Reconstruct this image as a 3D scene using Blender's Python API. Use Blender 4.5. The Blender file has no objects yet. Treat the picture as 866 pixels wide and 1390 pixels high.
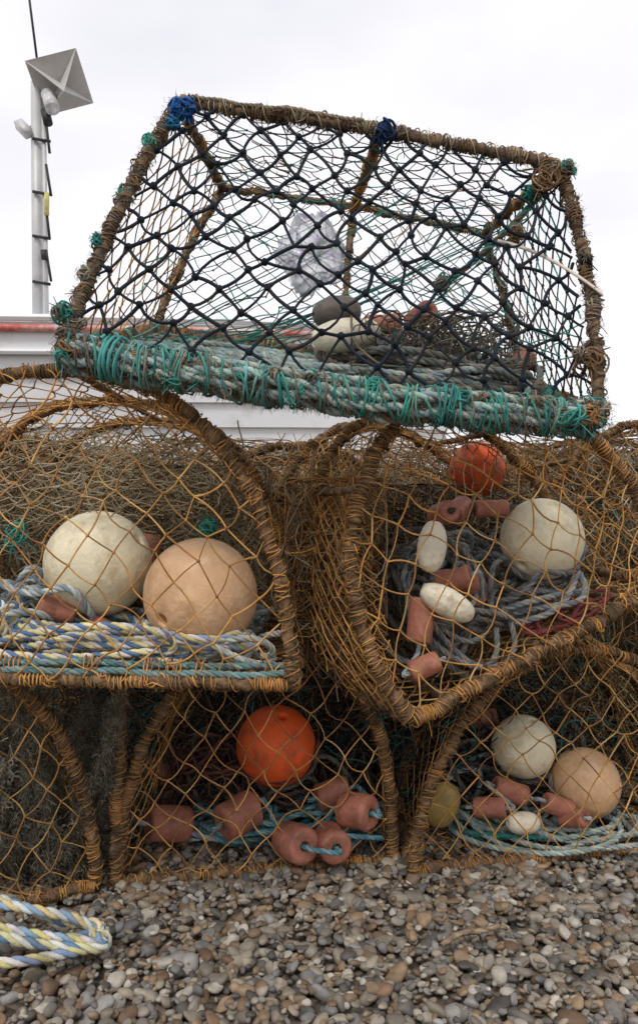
import bpy, bmesh, math, random
import numpy as np
from mathutils import Vector, Matrix
from mathutils import noise as MN
R = np.random.default_rng(7)
random.seed(7)
sc = bpy.context.scene
CZ, F = 0.66, 1081.0
def W(px, py, d):   # surveyed bearing + distance -> metres
    return np.array([(px-433.0)/F*d, d, CZ-(py-695.0)/F*d])
V = lambda *a: np.array(a, float)
def unit(v): return v/np.linalg.norm(v)

# ---------------------------------------------------------------- materials
def mat(name, col=None, rough=0.8, bump=0.3, bscale=150, var=0.35, vscale=30, dirt=None, dscale=8, damt=0.6, metal=0, spec=0.3, dlo=.5, scuff=None):
    m = bpy.data.materials.new(name); m.use_nodes = True
    nt = m.node_tree; N = nt.nodes; L = nt.links
    b = N['Principled BSDF']; b.inputs['Roughness'].default_value = rough; b.inputs['Metallic'].default_value = metal
    b.inputs['Specular IOR Level'].default_value = spec
    tc = N.new('ShaderNodeTexCoord')
    oi = N.new('ShaderNodeObjectInfo'); ad = N.new('ShaderNodeVectorMath'); ad.operation='ADD'
    sv = N.new('ShaderNodeVectorMath'); sv.operation='SCALE'; sv.inputs[0].default_value=(7,3,5); L.new(oi.outputs['Random'], sv.inputs['Scale'])
    L.new(tc.outputs['Object'], ad.inputs[0]); L.new(sv.outputs[0], ad.inputs[1]); CO=ad.outputs[0]
    n1 = N.new('ShaderNodeTexNoise'); n1.inputs['Scale'].default_value = vscale; n1.inputs['Detail'].default_value = 6
    L.new(CO, n1.inputs['Vector'])
    mr = N.new('ShaderNodeMapRange'); mr.inputs[1].default_value = .25; mr.inputs[2].default_value = .75
    mr.inputs[3].default_value = 1-var; mr.inputs[4].default_value = 1+var
    L.new(n1.outputs['Fac'], mr.inputs[0])
    mx = N.new('ShaderNodeVectorMath'); mx.operation = 'SCALE'
    if col is None:
        at = N.new('ShaderNodeAttribute'); at.attribute_name = 'Col'; L.new(at.outputs['Color'], mx.inputs[0])
    else:
        mx.inputs[0].default_value = col
    L.new(mr.outputs[0], mx.inputs['Scale'])
    out = mx.outputs[0]
    def layer(out, c, scale, lo, hi, amt, detail=9):
        n2 = N.new('ShaderNodeTexNoise'); n2.inputs['Scale'].default_value = scale; n2.inputs['Detail'].default_value = detail; n2.inputs['Roughness'].default_value = .7
        L.new(CO, n2.inputs['Vector'])
        r2 = N.new('ShaderNodeMapRange'); r2.inputs[1].default_value = lo; r2.inputs[2].default_value = hi; r2.inputs[3].default_value = 0; r2.inputs[4].default_value = amt
        L.new(n2.outputs['Fac'], r2.inputs[0])
        mm = N.new('ShaderNodeMix'); mm.data_type = 'RGBA'
        L.new(r2.outputs[0], mm.inputs[0]); L.new(out, mm.inputs[6]); mm.inputs[7].default_value = (*c, 1)
        return mm.outputs[2]
    if scuff is not None: out = layer(out, scuff, dscale*2.3, .52, .66, .6)
    if dirt is not None: out = layer(out, dirt, dscale, dlo, dlo+.2, damt)
    L.new(out, b.inputs['Base Color'])
    if bump:
        n3 = N.new('ShaderNodeTexNoise'); n3.inputs['Scale'].default_value = bscale; n3.inputs['Detail'].default_value = 5
        L.new(CO, n3.inputs['Vector'])
        bp = N.new('ShaderNodeBump'); bp.inputs['Strength'].default_value = bump; bp.inputs['Distance'].default_value = .003
        L.new(n3.outputs['Fac'], bp.inputs['Height']); L.new(bp.outputs[0], b.inputs['Normal'])
    return m
M_TW = mat('twine', rough=.85, bump=.5, bscale=700, var=.35, vscale=45)
M_ROPE = mat('rope_fibre', rough=.85, bump=.7, bscale=500, var=.25, vscale=25, dirt=(.15,.12,.075), dscale=16, damt=.65, dlo=.50)
M_FRAME = mat('weathered_frame', rough=.9, bump=1.0, bscale=260, var=.6, vscale=60, dirt=(.32,.19,.08), dscale=30, damt=.8)
M_PEB = mat('pebble', rough=.6, bump=.3, bscale=300, var=.28, vscale=80, spec=.3)

# ---------------------------------------------------------------- mesh buffer
class MB:
    def __init__(s): s.v=[]; s.f=[]; s.t=[]; s.c=[]; s.n=0
    def add(s, v, quads=None, tris=None, col=(.5,.5,.5)):
        v = np.asarray(v, float).reshape(-1,3); col = np.asarray(col, float)
        if col.ndim == 1: col = np.tile(col, (len(v),1))
        s.v.append(v); s.c.append(col)
        if quads is not None and len(quads): s.f.append(np.asarray(quads)+s.n)
        if tris is not None and len(tris): s.t.append(np.asarray(tris)+s.n)
        s.n += len(v)
    def build(s, name, m, parent=None, smooth=True):
        me = bpy.data.meshes.new(name)
        v = np.concatenate(s.v); c = np.concatenate(s.c)
        q = np.concatenate(s.f) if s.f else np.zeros((0,4),int)
        t = np.concatenate(s.t) if s.t else np.zeros((0,3),int)
        me.vertices.add(len(v)); me.vertices.foreach_set('co', v.astype(np.float32).ravel())
        nl = len(q)*4+len(t)*3
        me.loops.add(nl); me.loops.foreach_set('vertex_index', np.concatenate([q.ravel(), t.ravel()]).astype(np.int32))
        me.polygons.add(len(q)+len(t))
        st = np.concatenate([np.arange(len(q))*4, len(q)*4+np.arange(len(t))*3]).astype(np.int32)
        me.polygons.foreach_set('loop_start', st)
        me.polygons.foreach_set('loop_total', np.concatenate([np.full(len(q),4), np.full(len(t),3)]).astype(np.int32))
        me.polygons.foreach_set('use_smooth', np.full(len(q)+len(t), smooth))
        a = me.color_attributes.new('Col', 'FLOAT_COLOR', 'POINT')
        a.data.foreach_set('color', np.concatenate([np.clip(c,0,1), np.ones((len(c),1))],1).astype(np.float32).ravel())
        me.update(calc_edges=True); me.validate()
        me.materials.append(m)
        o = bpy.data.objects.new(name, me); sc.collection.objects.link(o)
        if parent: o.parent = parent
        return o
def tubes(mb, P, r, col, sides=5, vn=0):
    P = np.asarray(P, float)
    if P.ndim == 2: P = P[None]
    n,k,_ = P.shape
    if n == 0: return
    r = np.asarray(r, float)
    if r.ndim == 0: r = np.full((n,k), float(r))
    elif r.ndim == 1: r = np.repeat(r[:,None], k, 1) if len(r)==n else np.tile(r, (n,1))
    T = np.gradient(P, axis=1); T /= np.linalg.norm(T,axis=2,keepdims=True)+1e-12
    t0 = T[:,0]; ref = np.where(np.abs(t0[:,2:3])<.8, V(0,0,1), V(1,0,0))
    n0 = np.cross(t0, ref); n0 /= np.linalg.norm(n0,axis=1,keepdims=True)+1e-12
    NN = np.empty_like(P); NN[:,0] = n0
    for i in range(1,k):
        x = NN[:,i-1]; x = x-(x*T[:,i]).sum(1,keepdims=True)*T[:,i]
        NN[:,i] = x/(np.linalg.norm(x,axis=1,keepdims=True)+1e-12)
    B = np.cross(T, NN)
    a = np.arange(sides)*2*math.pi/sides
    rr = np.repeat(r[:,:,None],sides,2)
    if vn: rr = rr*(1+vn*R.normal(size=rr.shape))
    Q = P[:,:,None,:] + rr[...,None]*(np.cos(a)[None,None,:,None]*NN[:,:,None,:]+np.sin(a)[None,None,:,None]*B[:,:,None,:])
    i = np.arange(n)[:,None,None]*k*sides + np.arange(k-1)[None,:,None]*sides
    j = np.arange(sides)[None,None,:]; j2 = (j+1)%sides
    q = np.stack(np.broadcast_arrays(i+j, i+j2, i+sides+j2, i+sides+j), -1).reshape(-1,4)
    col = np.asarray(col, float)
    if col.ndim == 2: col = np.repeat(col, k*sides, 0)
    elif vn: col = np.tile(col,(n*k*sides,1))*R.uniform(.5,1.6,(n*k*sides,1))
    mb.add(Q.reshape(-1,3), q, col=col)
def resample(p, step):
    p = np.asarray(p, float); d = np.r_[0, np.cumsum(np.linalg.norm(np.diff(p,axis=0),axis=1))]
    m = max(3, int(d[-1]/step)+1); s = np.linspace(0, d[-1], m)
    return np.stack([np.interp(s, d, p[:,i]) for i in range(3)], 1)
def smooth_path(p, step, it=None):
    p = np.asarray(p, float); q = np.vstack([2*p[0]-p[1], p, 2*p[-1]-p[-2]]); out=[]
    for i in range(1, len(q)-2):
        t = np.linspace(0,1,12,endpoint=False)[:,None]
        a,b,c,d = q[i-1],q[i],q[i+1],q[i+2]
        out.append(.5*((2*b)+(-a+c)*t+(2*a-5*b+4*c-d)*t*t+(-a+3*b-3*c+d)*t**3))
    out.append(p[-1:]); return resample(np.vstack(out), step)
def fn(rng=R, n=5, f=3.0):
    w = rng.uniform(.3,1,n)*f; ph = rng.uniform(0,6.28,n); am = rng.uniform(.4,1,n); am/=am.sum()
    return lambda x: sum(am[i]*np.sin(w[i]*x*(1+.37*i)+ph[i]) for i in range(n))
def frames(p):
    T = np.gradient(p,axis=0); T/=np.linalg.norm(T,axis=1,keepdims=True)+1e-12
    N0 = np.cross(T[0], V(0,0,1) if abs(T[0][2])<.8 else V(1,0,0)); N0=unit(N0); NN=[N0]
    for i in range(1,len(p)):
        x = NN[-1]-NN[-1].dot(T[i])*T[i]; NN.append(x/(np.linalg.norm(x)+1e-12))
    NN=np.array(NN); return T,NN,np.cross(T,NN)
SOLID=[(W(134,765,1.35),.0895),(W(273,807,1.27),.0905),(W(735,732,1.42),.0735),(W(648,637,1.74),.061),(W(375,1012,1.60),.080),(W(710,1013,1.62),.064),(W(793,1063,1.60),.070)]
def rope(mb, path, rad, cols, pitch=7.0):
    p = resample(path, rad*pitch/8)
    for c_,r_ in SOLID:     # ropes rest against the floats instead of cutting through them
        dd=p-c_; dn=np.linalg.norm(dd,axis=1,keepdims=True); R_=r_+rad*1.1
        p=np.where(dn<R_, c_+dd/(dn+1e-9)*R_, p)
    p = resample(p, rad*pitch/8); T,NN,B = frames(p)
    ph = np.arange(len(p))*2*math.pi/8+.5*fn(f=.2)(np.arange(len(p)))
    k = len(cols)
    for j,c in enumerate(cols):
        a = ph+2*math.pi*j/k
        q = p + rad*.5*(np.cos(a)[:,None]*NN+np.sin(a)[:,None]*B)
        rr = rad*.56*(1+R.uniform(-.06,.06,len(p))); rr[0]=rr[-1]=rad*.1
        tubes(mb, q, rr[None], vary(c,1,.12)[0], 6)
def rod(mb, path, rad, col, step=.005, rough=.12, sides=9, wob=.002):
    p = resample(path, step)
    f1,f2,f3 = fn(f=.8),fn(f=.3),fn(f=.3); i = np.arange(len(p))
    p = p + wob*np.stack([f2(i),f3(i),f2(i+40)],1)
    rr = rad*(1+rough*f1(i)+rough*R.uniform(-.5,.5,len(p))); rr[0]=rr[-1]=rad*.3
    tubes(mb, p, rr[None], col, sides, vn=.11)
    return p
def vary(c, n, a=.25):
    return np.clip(np.asarray(c)[None]*(1+R.uniform(-a,a,(n,1)))*(1+R.uniform(-.08,.08,(n,3))),0,1)
def lash(mb, path, rad, cols, tw=.0012, cover=.5, pitch=.005, loose=.25):
    p = resample(path, .0012); T,NN,B = frames(p); n=len(p); i=0
    while i < n-12:
        ln = int(R.uniform(8,34)); pt = pitch*R.uniform(.6,2.6)
        if R.random() < cover:
            j = min(n, i+ln)
            if j-i>6:
                m_=int((j-i)*.0012/pt*10)+6; x=np.linspace(i,j-1,m_)
                a=(x*.0012/pt*2*math.pi+.8*fn(f=.5)(x*.3))*R.choice([-1,1])+R.uniform(0,6)
                idx=x.astype(int); g=lambda A: np.stack([np.interp(x,np.arange(n),A[:,c]) for c in range(3)],1)
                rr=(rad+tw*.7)*(1+loose*.5*R.random()+loose*.6*fn(f=.9)(np.arange(m_)))
                q=g(p)+rr[:,None]*(np.cos(a)[:,None]*g(NN)+np.sin(a)[:,None]*g(B))
                q+= (.0015*fn(f=1.5)(np.arange(m_)))[:,None]*T[idx]
                tubes(mb, q, tw*R.uniform(.7,1.4), vary(cols[R.integers(len(cols))],1)[0], 4)
        i += int(ln*R.uniform(.5,1))
def spiral(mb, path, rad, col, pitch=.02, tw=.0010):
    p = resample(path, pitch/12); T,NN,B = frames(p); i=np.arange(len(p)); a = i*2*math.pi/12+1.6*fn(f=.12)(i); rr=(rad+tw)*(1+.2*fn(f=.4)(i))
    q = p+rr[:,None]*(np.cos(a)[:,None]*NN+np.sin(a)[:,None]*B); tubes(mb,q,tw,col,4)
def fuzz(mb, path, n, ln, cols, rad=.01, r=.0003):
    p = resample(path,.003); n=int(n); f=fn(f=.25)(np.arange(len(p))); w_=np.clip(f+.35,.05,1); i = R.choice(len(p),n,p=w_/w_.sum())
    d = R.normal(size=(n,3)); d/=np.linalg.norm(d,axis=1,keepdims=True)
    b = p[i]+d*rad*.9; q=[b]; l=(ln*R.uniform(.25,1.2,n))[:,None]*.25
    for k in range(4):
        d=d+R.normal(size=(n,3))*.65+V(0,0,-.25); d/=np.linalg.norm(d,axis=1,keepdims=True); q.append(q[-1]+d*l)
    c = np.asarray(cols)[R.integers(0,len(cols),n)]*R.uniform(.6,1.3,(n,1))
    tubes(mb,np.stack(q,1),np.tile(np.array([1.3,1.1,1,.8,.3])*r,(n,1)),c,3)
def knot(mb, c, rad, col, n=6, tw=.0022, tails=4):
    sq=R.uniform(.7,1.3,3)
    for _ in range(n):
        a = R.normal(size=3); a=unit(a); b = unit(np.cross(a,R.normal(size=3))); cc=np.cross(a,b)
        t = np.linspace(0,2*math.pi*R.uniform(1,1.8),26)
        rr = rad*R.uniform(.4,1.1); q = c+(rr*(np.cos(t)[:,None]*b+np.sin(t)[:,None]*cc*R.uniform(.5,1))+a*(np.sin(t*1.7)*rad*.35)[:,None])*sq+R.normal(size=3)*rad*.22
        tubes(mb,q,tw*R.uniform(.7,1.2),vary(col,1)[0],5)
    for _ in range(tails):
        d = unit(R.normal(size=3)+V(0,-.3,-.4)); s=np.linspace(0,1,10)[:,None]; d2=R.normal(size=3)
        q = c+d*s*rad*R.uniform(1.2,2)+d2*rad*.5*s**2+V(0,0,-rad*.7)*s**2
        tubes(mb,q,np.linspace(tw*.9,tw*.4,10)[None],vary(col,1)[0],4)
    fuzz(mb, np.array([c-V(rad,0,0)*.3,c,c+V(rad,0,0)*.3]), 50, rad*.9, [col], rad, .0003)
def inside(poly, P):
    x,y = P[:,0],P[:,1]; r = np.zeros(len(P),bool); n=len(poly); j=n-1
    for i in range(n):
        xi,yi=poly[i]; xj,yj=poly[j]
        if yi!=yj:
            c = ((yi>y)!=(yj>y)) & (x < (xj-xi)*(y-yi)/(yj-yi)+xi); r ^= c
        j=i
    return r
def net(mb, poly, to3, cw, ch, r, cols, jit=.12, warp=.25, sag=.15, knots=1.9, drop=0.0, rot=0, sub=5, kf=.6):
    poly = np.asarray(poly,float); c0 = poly.mean(0); ext = np.abs(poly-c0).max()*1.5
    ni = int(ext/(cw/2))+1; nj=int(ext/(ch/2))+1
    I,J = np.meshgrid(np.arange(-ni,ni+1),np.arange(-nj,nj+1),indexing='ij')
    X = np.stack([I*cw/2, J*ch/2],-1).astype(float)
    f1,f2,f3,f4 = fn(f=9),fn(f=9),fn(f=9),fn(f=9)
    X[...,0]+= cw*warp*(f1(X[...,0])+f2(X[...,1]))+R.normal(size=I.shape)*cw*jit*.5
    X[...,1]+= ch*warp*(f3(X[...,0])+f4(X[...,1]))+R.normal(size=I.shape)*ch*jit*.5
    ca,sa = math.cos(rot),math.sin(rot); X = X@np.array([[ca,sa],[-sa,ca]]) + c0
    ok = (I+J)%2==0; A=[];Bq=[]
    for dj in (1,-1):
        for i in range(2*ni):
            js = np.arange(max(0,-dj), 2*nj+1-max(0,dj)); js = js[ok[i,js]]
            A.append(X[i,js]); Bq.append(X[i+1,js+dj])
    A=np.vstack(A);Bq=np.vstack(Bq); ia,ib = inside(poly,A),inside(poly,Bq)
    k = ia|ib; A,Bq,ia,ib=A[k],Bq[k],ia[k],ib[k]
    if drop: k = R.random(len(A))>drop; A,Bq,ia,ib=A[k],Bq[k],ia[k],ib[k]
    if len(A)==0: return
    sw = ~ia; A[sw],Bq[sw]=Bq[sw].copy(),A[sw].copy(); full = ia&ib
    lo=np.zeros(len(A)); hi=np.ones(len(A))
    for _ in range(9):
        m=(lo+hi)/2; q=inside(poly,A+(Bq-A)*m[:,None]); lo=np.where(q,m,lo); hi=np.where(q,hi,m)
    Bq = np.where(full[:,None],Bq,A+(Bq-A)*lo[:,None])
    t=np.linspace(0,1,sub)
    perp = np.stack([-(Bq-A)[:,1],(Bq-A)[:,0]],1); bow = R.normal(size=len(A))*sag*.5
    P2 = A[:,None]+(Bq-A)[:,None]*t[None,:,None]+perp[:,None]*(bow[:,None]*4*(t*(1-t))[None])[...,None]
    n=len(A); P3 = to3(P2.reshape(-1,2)).reshape(n,sub,3)
    L = np.linalg.norm(P3[:,-1]-P3[:,0],axis=1); P3[...,2]-= (L*sag*R.uniform(.1,.6,n))[:,None]*(4*t*(1-t))[None]*.5
    c = np.asarray(cols,float)[R.integers(0,len(cols),n)]*R.uniform(.65,1.25,(n,1))
    tubes(mb,P3,r*R.uniform(.75,1.2,n),c,5)
    if knots:
        K = P3[:,0]; k = R.random(n)<kf; K=K[k]; d=R.normal(size=K.shape); d/=np.linalg.norm(d,axis=1,keepdims=True)
        h=r*knots; s=np.array([-1.1,-.6,.6,1.1])
        tubes(mb,K[:,None]+d[:,None]*(s*h)[None,:,None],np.tile(np.array([.3,1,1,.3])*h,(len(K),1)),c[k]*.85,5)
def plane3(o,ex,ey,nrm,bulge=0,bc=None,bs=.3):
    f1,f2=fn(f=14),fn(f=14)
    def g(P):
        z = .006*(f1(P[:,0])+f2(P[:,1]))
        if bulge: z = z+bulge*np.clip(1-((P[:,0]-bc[0])**2+(P[:,1]-bc[1])**2)/bs**2,0,1)
        return o+P[:,:1]*ex+P[:,1:]*ey+z[:,None]*nrm
    return g
def tangle(mb, n, c, s, ln, r, cols, k=14, curl=.9, flat=1.0):
    P=[c+R.uniform(-1,1,(n,3))*s]; d=R.normal(size=(n,3)); d/=np.linalg.norm(d,axis=1,keepdims=True)
    w = R.normal(size=(n,3))*curl
    for i in range(k-1):
        d = d+np.cross(w,d)*.45+R.normal(size=(n,3))*.22; d[:,2]*=flat; d/=np.linalg.norm(d,axis=1,keepdims=True)
        q = P[-1]+d*ln/k; q = c+np.clip(q-c,-s,s)*.995 ; P.append(q)
    P=np.stack(P,1); P += R.normal(size=P.shape)*.0004
    c_=np.asarray(cols,float)[R.integers(0,len(cols),n)]*R.uniform(.6,1.3,(n,1))
    tubes(mb,P,r*R.uniform(.5,1.4,n),c_,4)
def coil(mb, c, e1, e2, e3, a, b, h, turns, rad, cols, z0=0):
    t = np.linspace(0,turns*2*math.pi,int(turns*26)); f1,f2,f3,f4,f5=[fn(f=.6) for _ in range(5)]
    rr = .62+.55*f1(t); cx=.4*f2(t*.8); cy=.4*f3(t*.8)
    p = c+e1*(a*(cx+rr*np.cos(t+.9*f5(t))))[:,None]+e2*(b*(cy+rr*np.sin(t)))[:,None]+e3*(z0+h*(.5+.75*f4(t*2.3)))[:,None]
    rope(mb, smooth_path(p,.01), rad, cols)

OR=[(.56,.29,.085),(.47,.23,.065),(.38,.19,.07),(.60,.36,.13)]
BR=[(.15,.09,.045),(.22,.135,.065),(.105,.065,.035)]
BE=[(.44,.37,.25),(.35,.28,.17),(.24,.18,.11)]
TE=[(.045,.25,.21),(.07,.31,.25),(.035,.17,.15),(.16,.38,.33)]
BK=[(.008,.015,.028),(.013,.021,.034),(.022,.024,.027)]
GB=[(.36,.44,.43),(.24,.32,.33),(.45,.48,.43)]
BLU=(.025,.12,.36)

def empty(name):
    o = bpy.data.objects.new(name,None); sc.collection.objects.link(o); return o
# ---------------------------------------------------------------- arched lobster pot
def profile(w,h,n=44,e=2.35):
    th=np.linspace(0,math.pi,n); x=w/2-w/2*np.sign(np.cos(th))*np.abs(np.cos(th))**(2/e); y=h*np.sin(th)**(2/e)
    return np.stack([x,y],1)
def arch_pot(A,B,U,D,netc=OR,cell=(.058,.066),tw=.0013,fr=.0085,detail=1,shellc=None,rope_rail=None,bulge=.02,e=2.35,back=True,barrel=0,post=False):
    A,B,U,D=[np.asarray(q,float) for q in (A,B,U,D)]
    par=empty('lobster_pot'); w=np.linalg.norm(B-A); h=np.linalg.norm(U); L=np.linalg.norm(D)
    ex,ez,ed=(B-A)/w,U/h,D/L; prof=profile(w,h,e=e); shellc=shellc or netc
    if barrel: prof[:,0]=(prof[:,0]-w/2)*(1+barrel*np.sin(np.clip(prof[:,1]/h,0,1)*math.pi))+w/2
    mf,mn,ml=MB(),MB(),MB()
    H=lambda t,s=1: A+ex*((prof[:,:1]-w/2)*s+w/2)+ez*prof[:,1:]*s+D*t
    hoops=[0,.5,1] if detail else [0,1]
    for t in hoops:
        wob = ed*(.012*fn(f=.15)(np.arange(len(prof))))[:,None]
        pp=H(t)+wob
        p=rod(mf,pp,fr,(.16,.095,.05),wob=.004,rough=.3)
        if t==0 or detail>1:
            lash(ml,p,fr,OR[:3]+BR+BR,cover=.75 if t==0 else .4); spiral(ml,p,fr*1.15,OR[1],.016); spiral(ml,p,fr*1.2,BR[1],.027)
            fuzz(ml,p,1500 if t==0 else 500,.014,BR+BR+OR[1:3],fr)
            for _ in range(8): knot(ml,p[R.integers(len(p))],fr*1.3,OR[R.integers(3)] if R.random()<.5 else BR[R.integers(3)],4,.0012,2)
        else: spiral(ml,p,fr*1.1,OR[1],.02)
    if post:
        p=rod(mf,np.linspace(A-ex*.004-ed*.01,A-ex*.006+ez*h*1.0-ed*.01,14),fr,(.14,.09,.055),wob=.004,rough=.3); lash(ml,p,fr,OR[:3]+BR,cover=.6); fuzz(ml,p,900,.014,BR+OR[1:3],fr); spiral(ml,p,fr*1.2,OR[1],.03)
    c=[A,B,B+D,A+D]
    for i in range(4):
        p=rod(mf,np.linspace(c[i],c[(i+1)%4],20),fr*1.05,(.15,.09,.05),wob=.004,rough=.3)
        if detail: lash(ml,p,fr,OR[:3]+BR,cover=.7 if i==0 else .25); fuzz(ml,p,600,.013,BR,fr)
        if detail and i==0:
            spiral(ml,p,fr*1.15,OR[1],.03)
            for s in np.linspace(.05,.95,8): knot(ml,p[int(s*(len(p)-1))],fr*1.2,OR[R.integers(3)],3,.0012,2)
    for k in (12,22,32):
        q=A+ex*prof[k,0]+ez*prof[k,1]; p=rod(mf,np.linspace(q,q+D,12),fr*.65,(.16,.10,.05))
    for s in np.linspace(.14,.86,5):
        q=A+ex*w*s; rod(mf,np.linspace(q,q+D,12)-ez*.004,fr*.8,(.13,.09,.06))
    nrm=-ed
    poly=[tuple(q) for q in prof]
    net(mn,poly,plane3(A,ex,ez,nrm,bulge,(w/2,h/2),w*.5),cell[0],cell[1],tw,netc,warp=.35,jit=.16)
    if back: net(mn,poly,plane3(A+D,ex,ez,nrm),cell[0]*.85,cell[1]*.85,tw,shellc,warp=.3)
    s=np.r_[0,np.cumsum(np.linalg.norm(np.diff(prof,axis=0),axis=1))]
    fs=fn(f=20)
    def shell(P):
        a=np.interp(P[:,0],s,prof[:,0]); b=np.interp(P[:,0],s,prof[:,1]); t=P[:,1]/L
        k=1-.05*np.abs(np.sin(2*math.pi*t))+.01*fs(P[:,0])
        return A+ex*((a-w/2)*k+w/2)[:,None]+ez*(b*k)[:,None]+D*t[:,None]
    net(mn,[(0,0),(s[-1],0),(s[-1],L),(0,L)],shell,cell[0]*.85,cell[1]*.85,tw*.9,shellc,warp=.35)
    net(mn,[(0,0),(w,0),(w,L),(0,L)],plane3(A,ex,ed,ez),cell[0]*.7,cell[1]*.7,tw,shellc+BR)
    if detail:
        def inner(P):
            k=np.exp(-((P[:,0]-w/2)**2+(P[:,1]-h/2)**2)/.01)
            return A+D*.55+ex*P[:,:1]+ez*P[:,1:]-D*.28*k[:,None]+ed*(.02*fn(f=25)(P[:,0]))[:,None]
        net(mn,poly,inner,.04,.045,tw*.8,BE+BR,warp=.4)
    if rope_rail:
        mr_=MB()
        for o in (0,.011):
            p=np.linspace(A,B,40)+ez*(.013+o*.9)-ed*(.002-o); p+=ez*(.005*fn(f=.5)(np.arange(40)))[:,None]
            rope(mr_,p,.0055,rope_rail)
        lash(ml,p-ez*.006,.013,OR[:3]+[TE[2]],cover=.3,tw=.001); fuzz(ml,p,700,.012,[(.25,.3,.28)]+BR,.006)
        mr_.build('base_rope',M_ROPE,par)
    mf.build('frame',M_FRAME,par); mn.build('netting',M_TW,par); ml.build('lashings',M_TW,par)
    return par

PA=(W(-185,918,1.15),W(398,928,1.15),V(-.03,.0,.447),V(0.0,.64,.0))
arch_pot(*PA,detail=2,rope_rail=[(.24,.32,.31),(.15,.22,.23),(.12,.25,.23)],bulge=.015,e=2.45)
A2,B2=W(558,978,1.19),W(908,790,1.35)
PB=(A2,B2,V(-.175,.0,.405),V(-.15,.6,.0))
arch_pot(*PB,detail=2,bulge=.03,e=2.2,fr=.0095,barrel=.11)
PC=(W(160,1202,1.41)+V(0,0,.006),W(532,1172,1.50)+V(0,0,.006),V(.015,.02,.40),V(.02,.55,0))
arch_pot(*PC,detail=2,fr=.009,post=True)
PD=(V(-.82,1.12,.018),V(-.385,1.37,.018),V(.0,.0,.41),V(-.29,.5,0))
arch_pot(*PD,detail=2,fr=.009,e=2.0)
PE=(W(560,1185,1.45)+V(0,0,.006),W(985,1146,1.57)+V(0,0,.006),V(.02,.02,.385),V(.0,.55,0))
arch_pot(*PE,detail=2,fr=.009,e=1.95)
arch_pot(V(-1.05,1.86,.42),V(-.45,1.86,.42),V(0,0,.42),V(0,.5,0),netc=BE+OR,shellc=BR,cell=(.045,.05),detail=0)
arch_pot(V(-.33,1.9,.42),V(.22,1.92,.42),V(0,0,.40),V(0,.5,0),netc=BE+OR,shellc=BR,cell=(.04,.045),detail=0)
arch_pot(V(.50,1.86,.44),V(1.1,1.78,.44),V(0,0,.43),V(0,.5,0),netc=OR+BE,shellc=BR,cell=(.045,.05),detail=0)
arch_pot(V(1.0,1.5,.012),V(1.5,1.55,.012),V(0,0,.41),V(0,.5,0),netc=TE+BR,detail=0)

# ---------------------------------------------------------------- top pot
FL,FR=W(86,476,1.08),W(810,570,1.12); TL,TR=W(243,140,1.22),W(758,226,1.22)
DB=V(.02,.50,.14); DT=V(.0,.47,.06)
BL,BRr,TBL,TBR=FL+DB,FR+DB,TL+DT+V(.01,0,0),TR+DT+V(-.02,0,0)
par=empty('lobster_pot'); mf,mn,ml,mrp=MB(),MB(),MB(),MB()
def bowed(a,b,o,n=30):
    t=np.linspace(0,1,n)[:,None]; return a+(b-a)*t+np.asarray(o)*(4*t*(1-t))
def bar(a,b,r,o=(0,0,0),cols=BR+OR,cover=.5,fz=300,c=(.14,.10,.07)):
    p=rod(mf,bowed(a,b,o),r,c,rough=.3,wob=.004); lash(ml,p,r,cols,cover=cover); fuzz(ml,p,fz,.013,cols,r); return p
GBR=[(.20,.16,.12),(.28,.23,.17),(.12,.10,.08)]
top=bar(TL,TR,.0085,(0,0,.010),BR+BE+GBR,.6,1300)
spiral(ml,top,.0105,BR[0],.022); spiral(ml,top,.011,BE[0],.035)
left=bar(FL,TL,.0085,(-.010,-.0,.008),BR+GBR+GBR,.6,1500); spiral(ml,left,.010,BR[1],.022)
right=bar(FR,TR,.0085,(.018,0,.0),BR+GBR+GBR,.6,1500); spiral(ml,right,.010,BR[0],.022)
rope(mrp,top[4:-60]+V(0,-.008,.006),.0035,[GBR[1],BE[1],GBR[0]])
for pth in (top,left,right):
    for _ in range(13): knot(ml,pth[R.integers(len(pth))],.011,(BR+GBR)[R.integers(6)],5,.0013,3)
TM=(TL+TR)/2+V(.02,0,.010); TBM=(TBL+TBR)/2
bar(TM,TBM,.008,c=(.10,.07,.05)); bar(TL,TBL,.008,c=(.10,.07,.05)); bar(TR,TBR,.008)
bar(TBL,TBR,.007,(0,0,.01)); bar(BL,TBL,.008,(-.01,0,0)); bar(BRr,TBR,.008,(.01,0,0)); bar(TBM,(BL+BRr)/2,.007)
bar(BL,BRr,.014); bar(FL,BL,.012,cols=TE+BR); bar(FR,BRr,.012,cols=TE+BR)
base=bar(FL,FR,.016,(0,0,-.012),TE+BR,.3,500,c=(.10,.08,.06))
for s in np.linspace(.08,.92,9): rod(mf,bowed(FL+(FR-FL)*s,BL+(BRr-BL)*s,(0,0,-.01)),.008,(.13,.10,.07))
for dz,dy,c in ((.019,-.004,GB),(.005,-.019,[(.34,.44,.40),GB[1],GB[0]]),(-.010,-.018,[GB[2],GB[1],(.25,.33,.30)]),(.015,.014,[(.2,.3,.28),GB[0],TE[1]]),(-.020,.0,[GB[1],BR[1],GB[0]])):
    k=len(base); i_=np.arange(k); q=base+V(0,dy,dz)+np.stack([np.zeros(k),.005*fn(f=.22)(i_),.008*fn(f=.2)(i_)],1)
    rope(mrp,q,R.uniform(.0062,.0078),c); fuzz(mrp,q,1500,.014,c+BR,.006)
lash(ml,base,.026,TE,tw=.0019,cover=.36,pitch=.008,loose=.2); lash(ml,base,.0265,TE+[GB[1]]+GBR,tw=.0012,cover=.5,pitch=.012,loose=.25)
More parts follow.
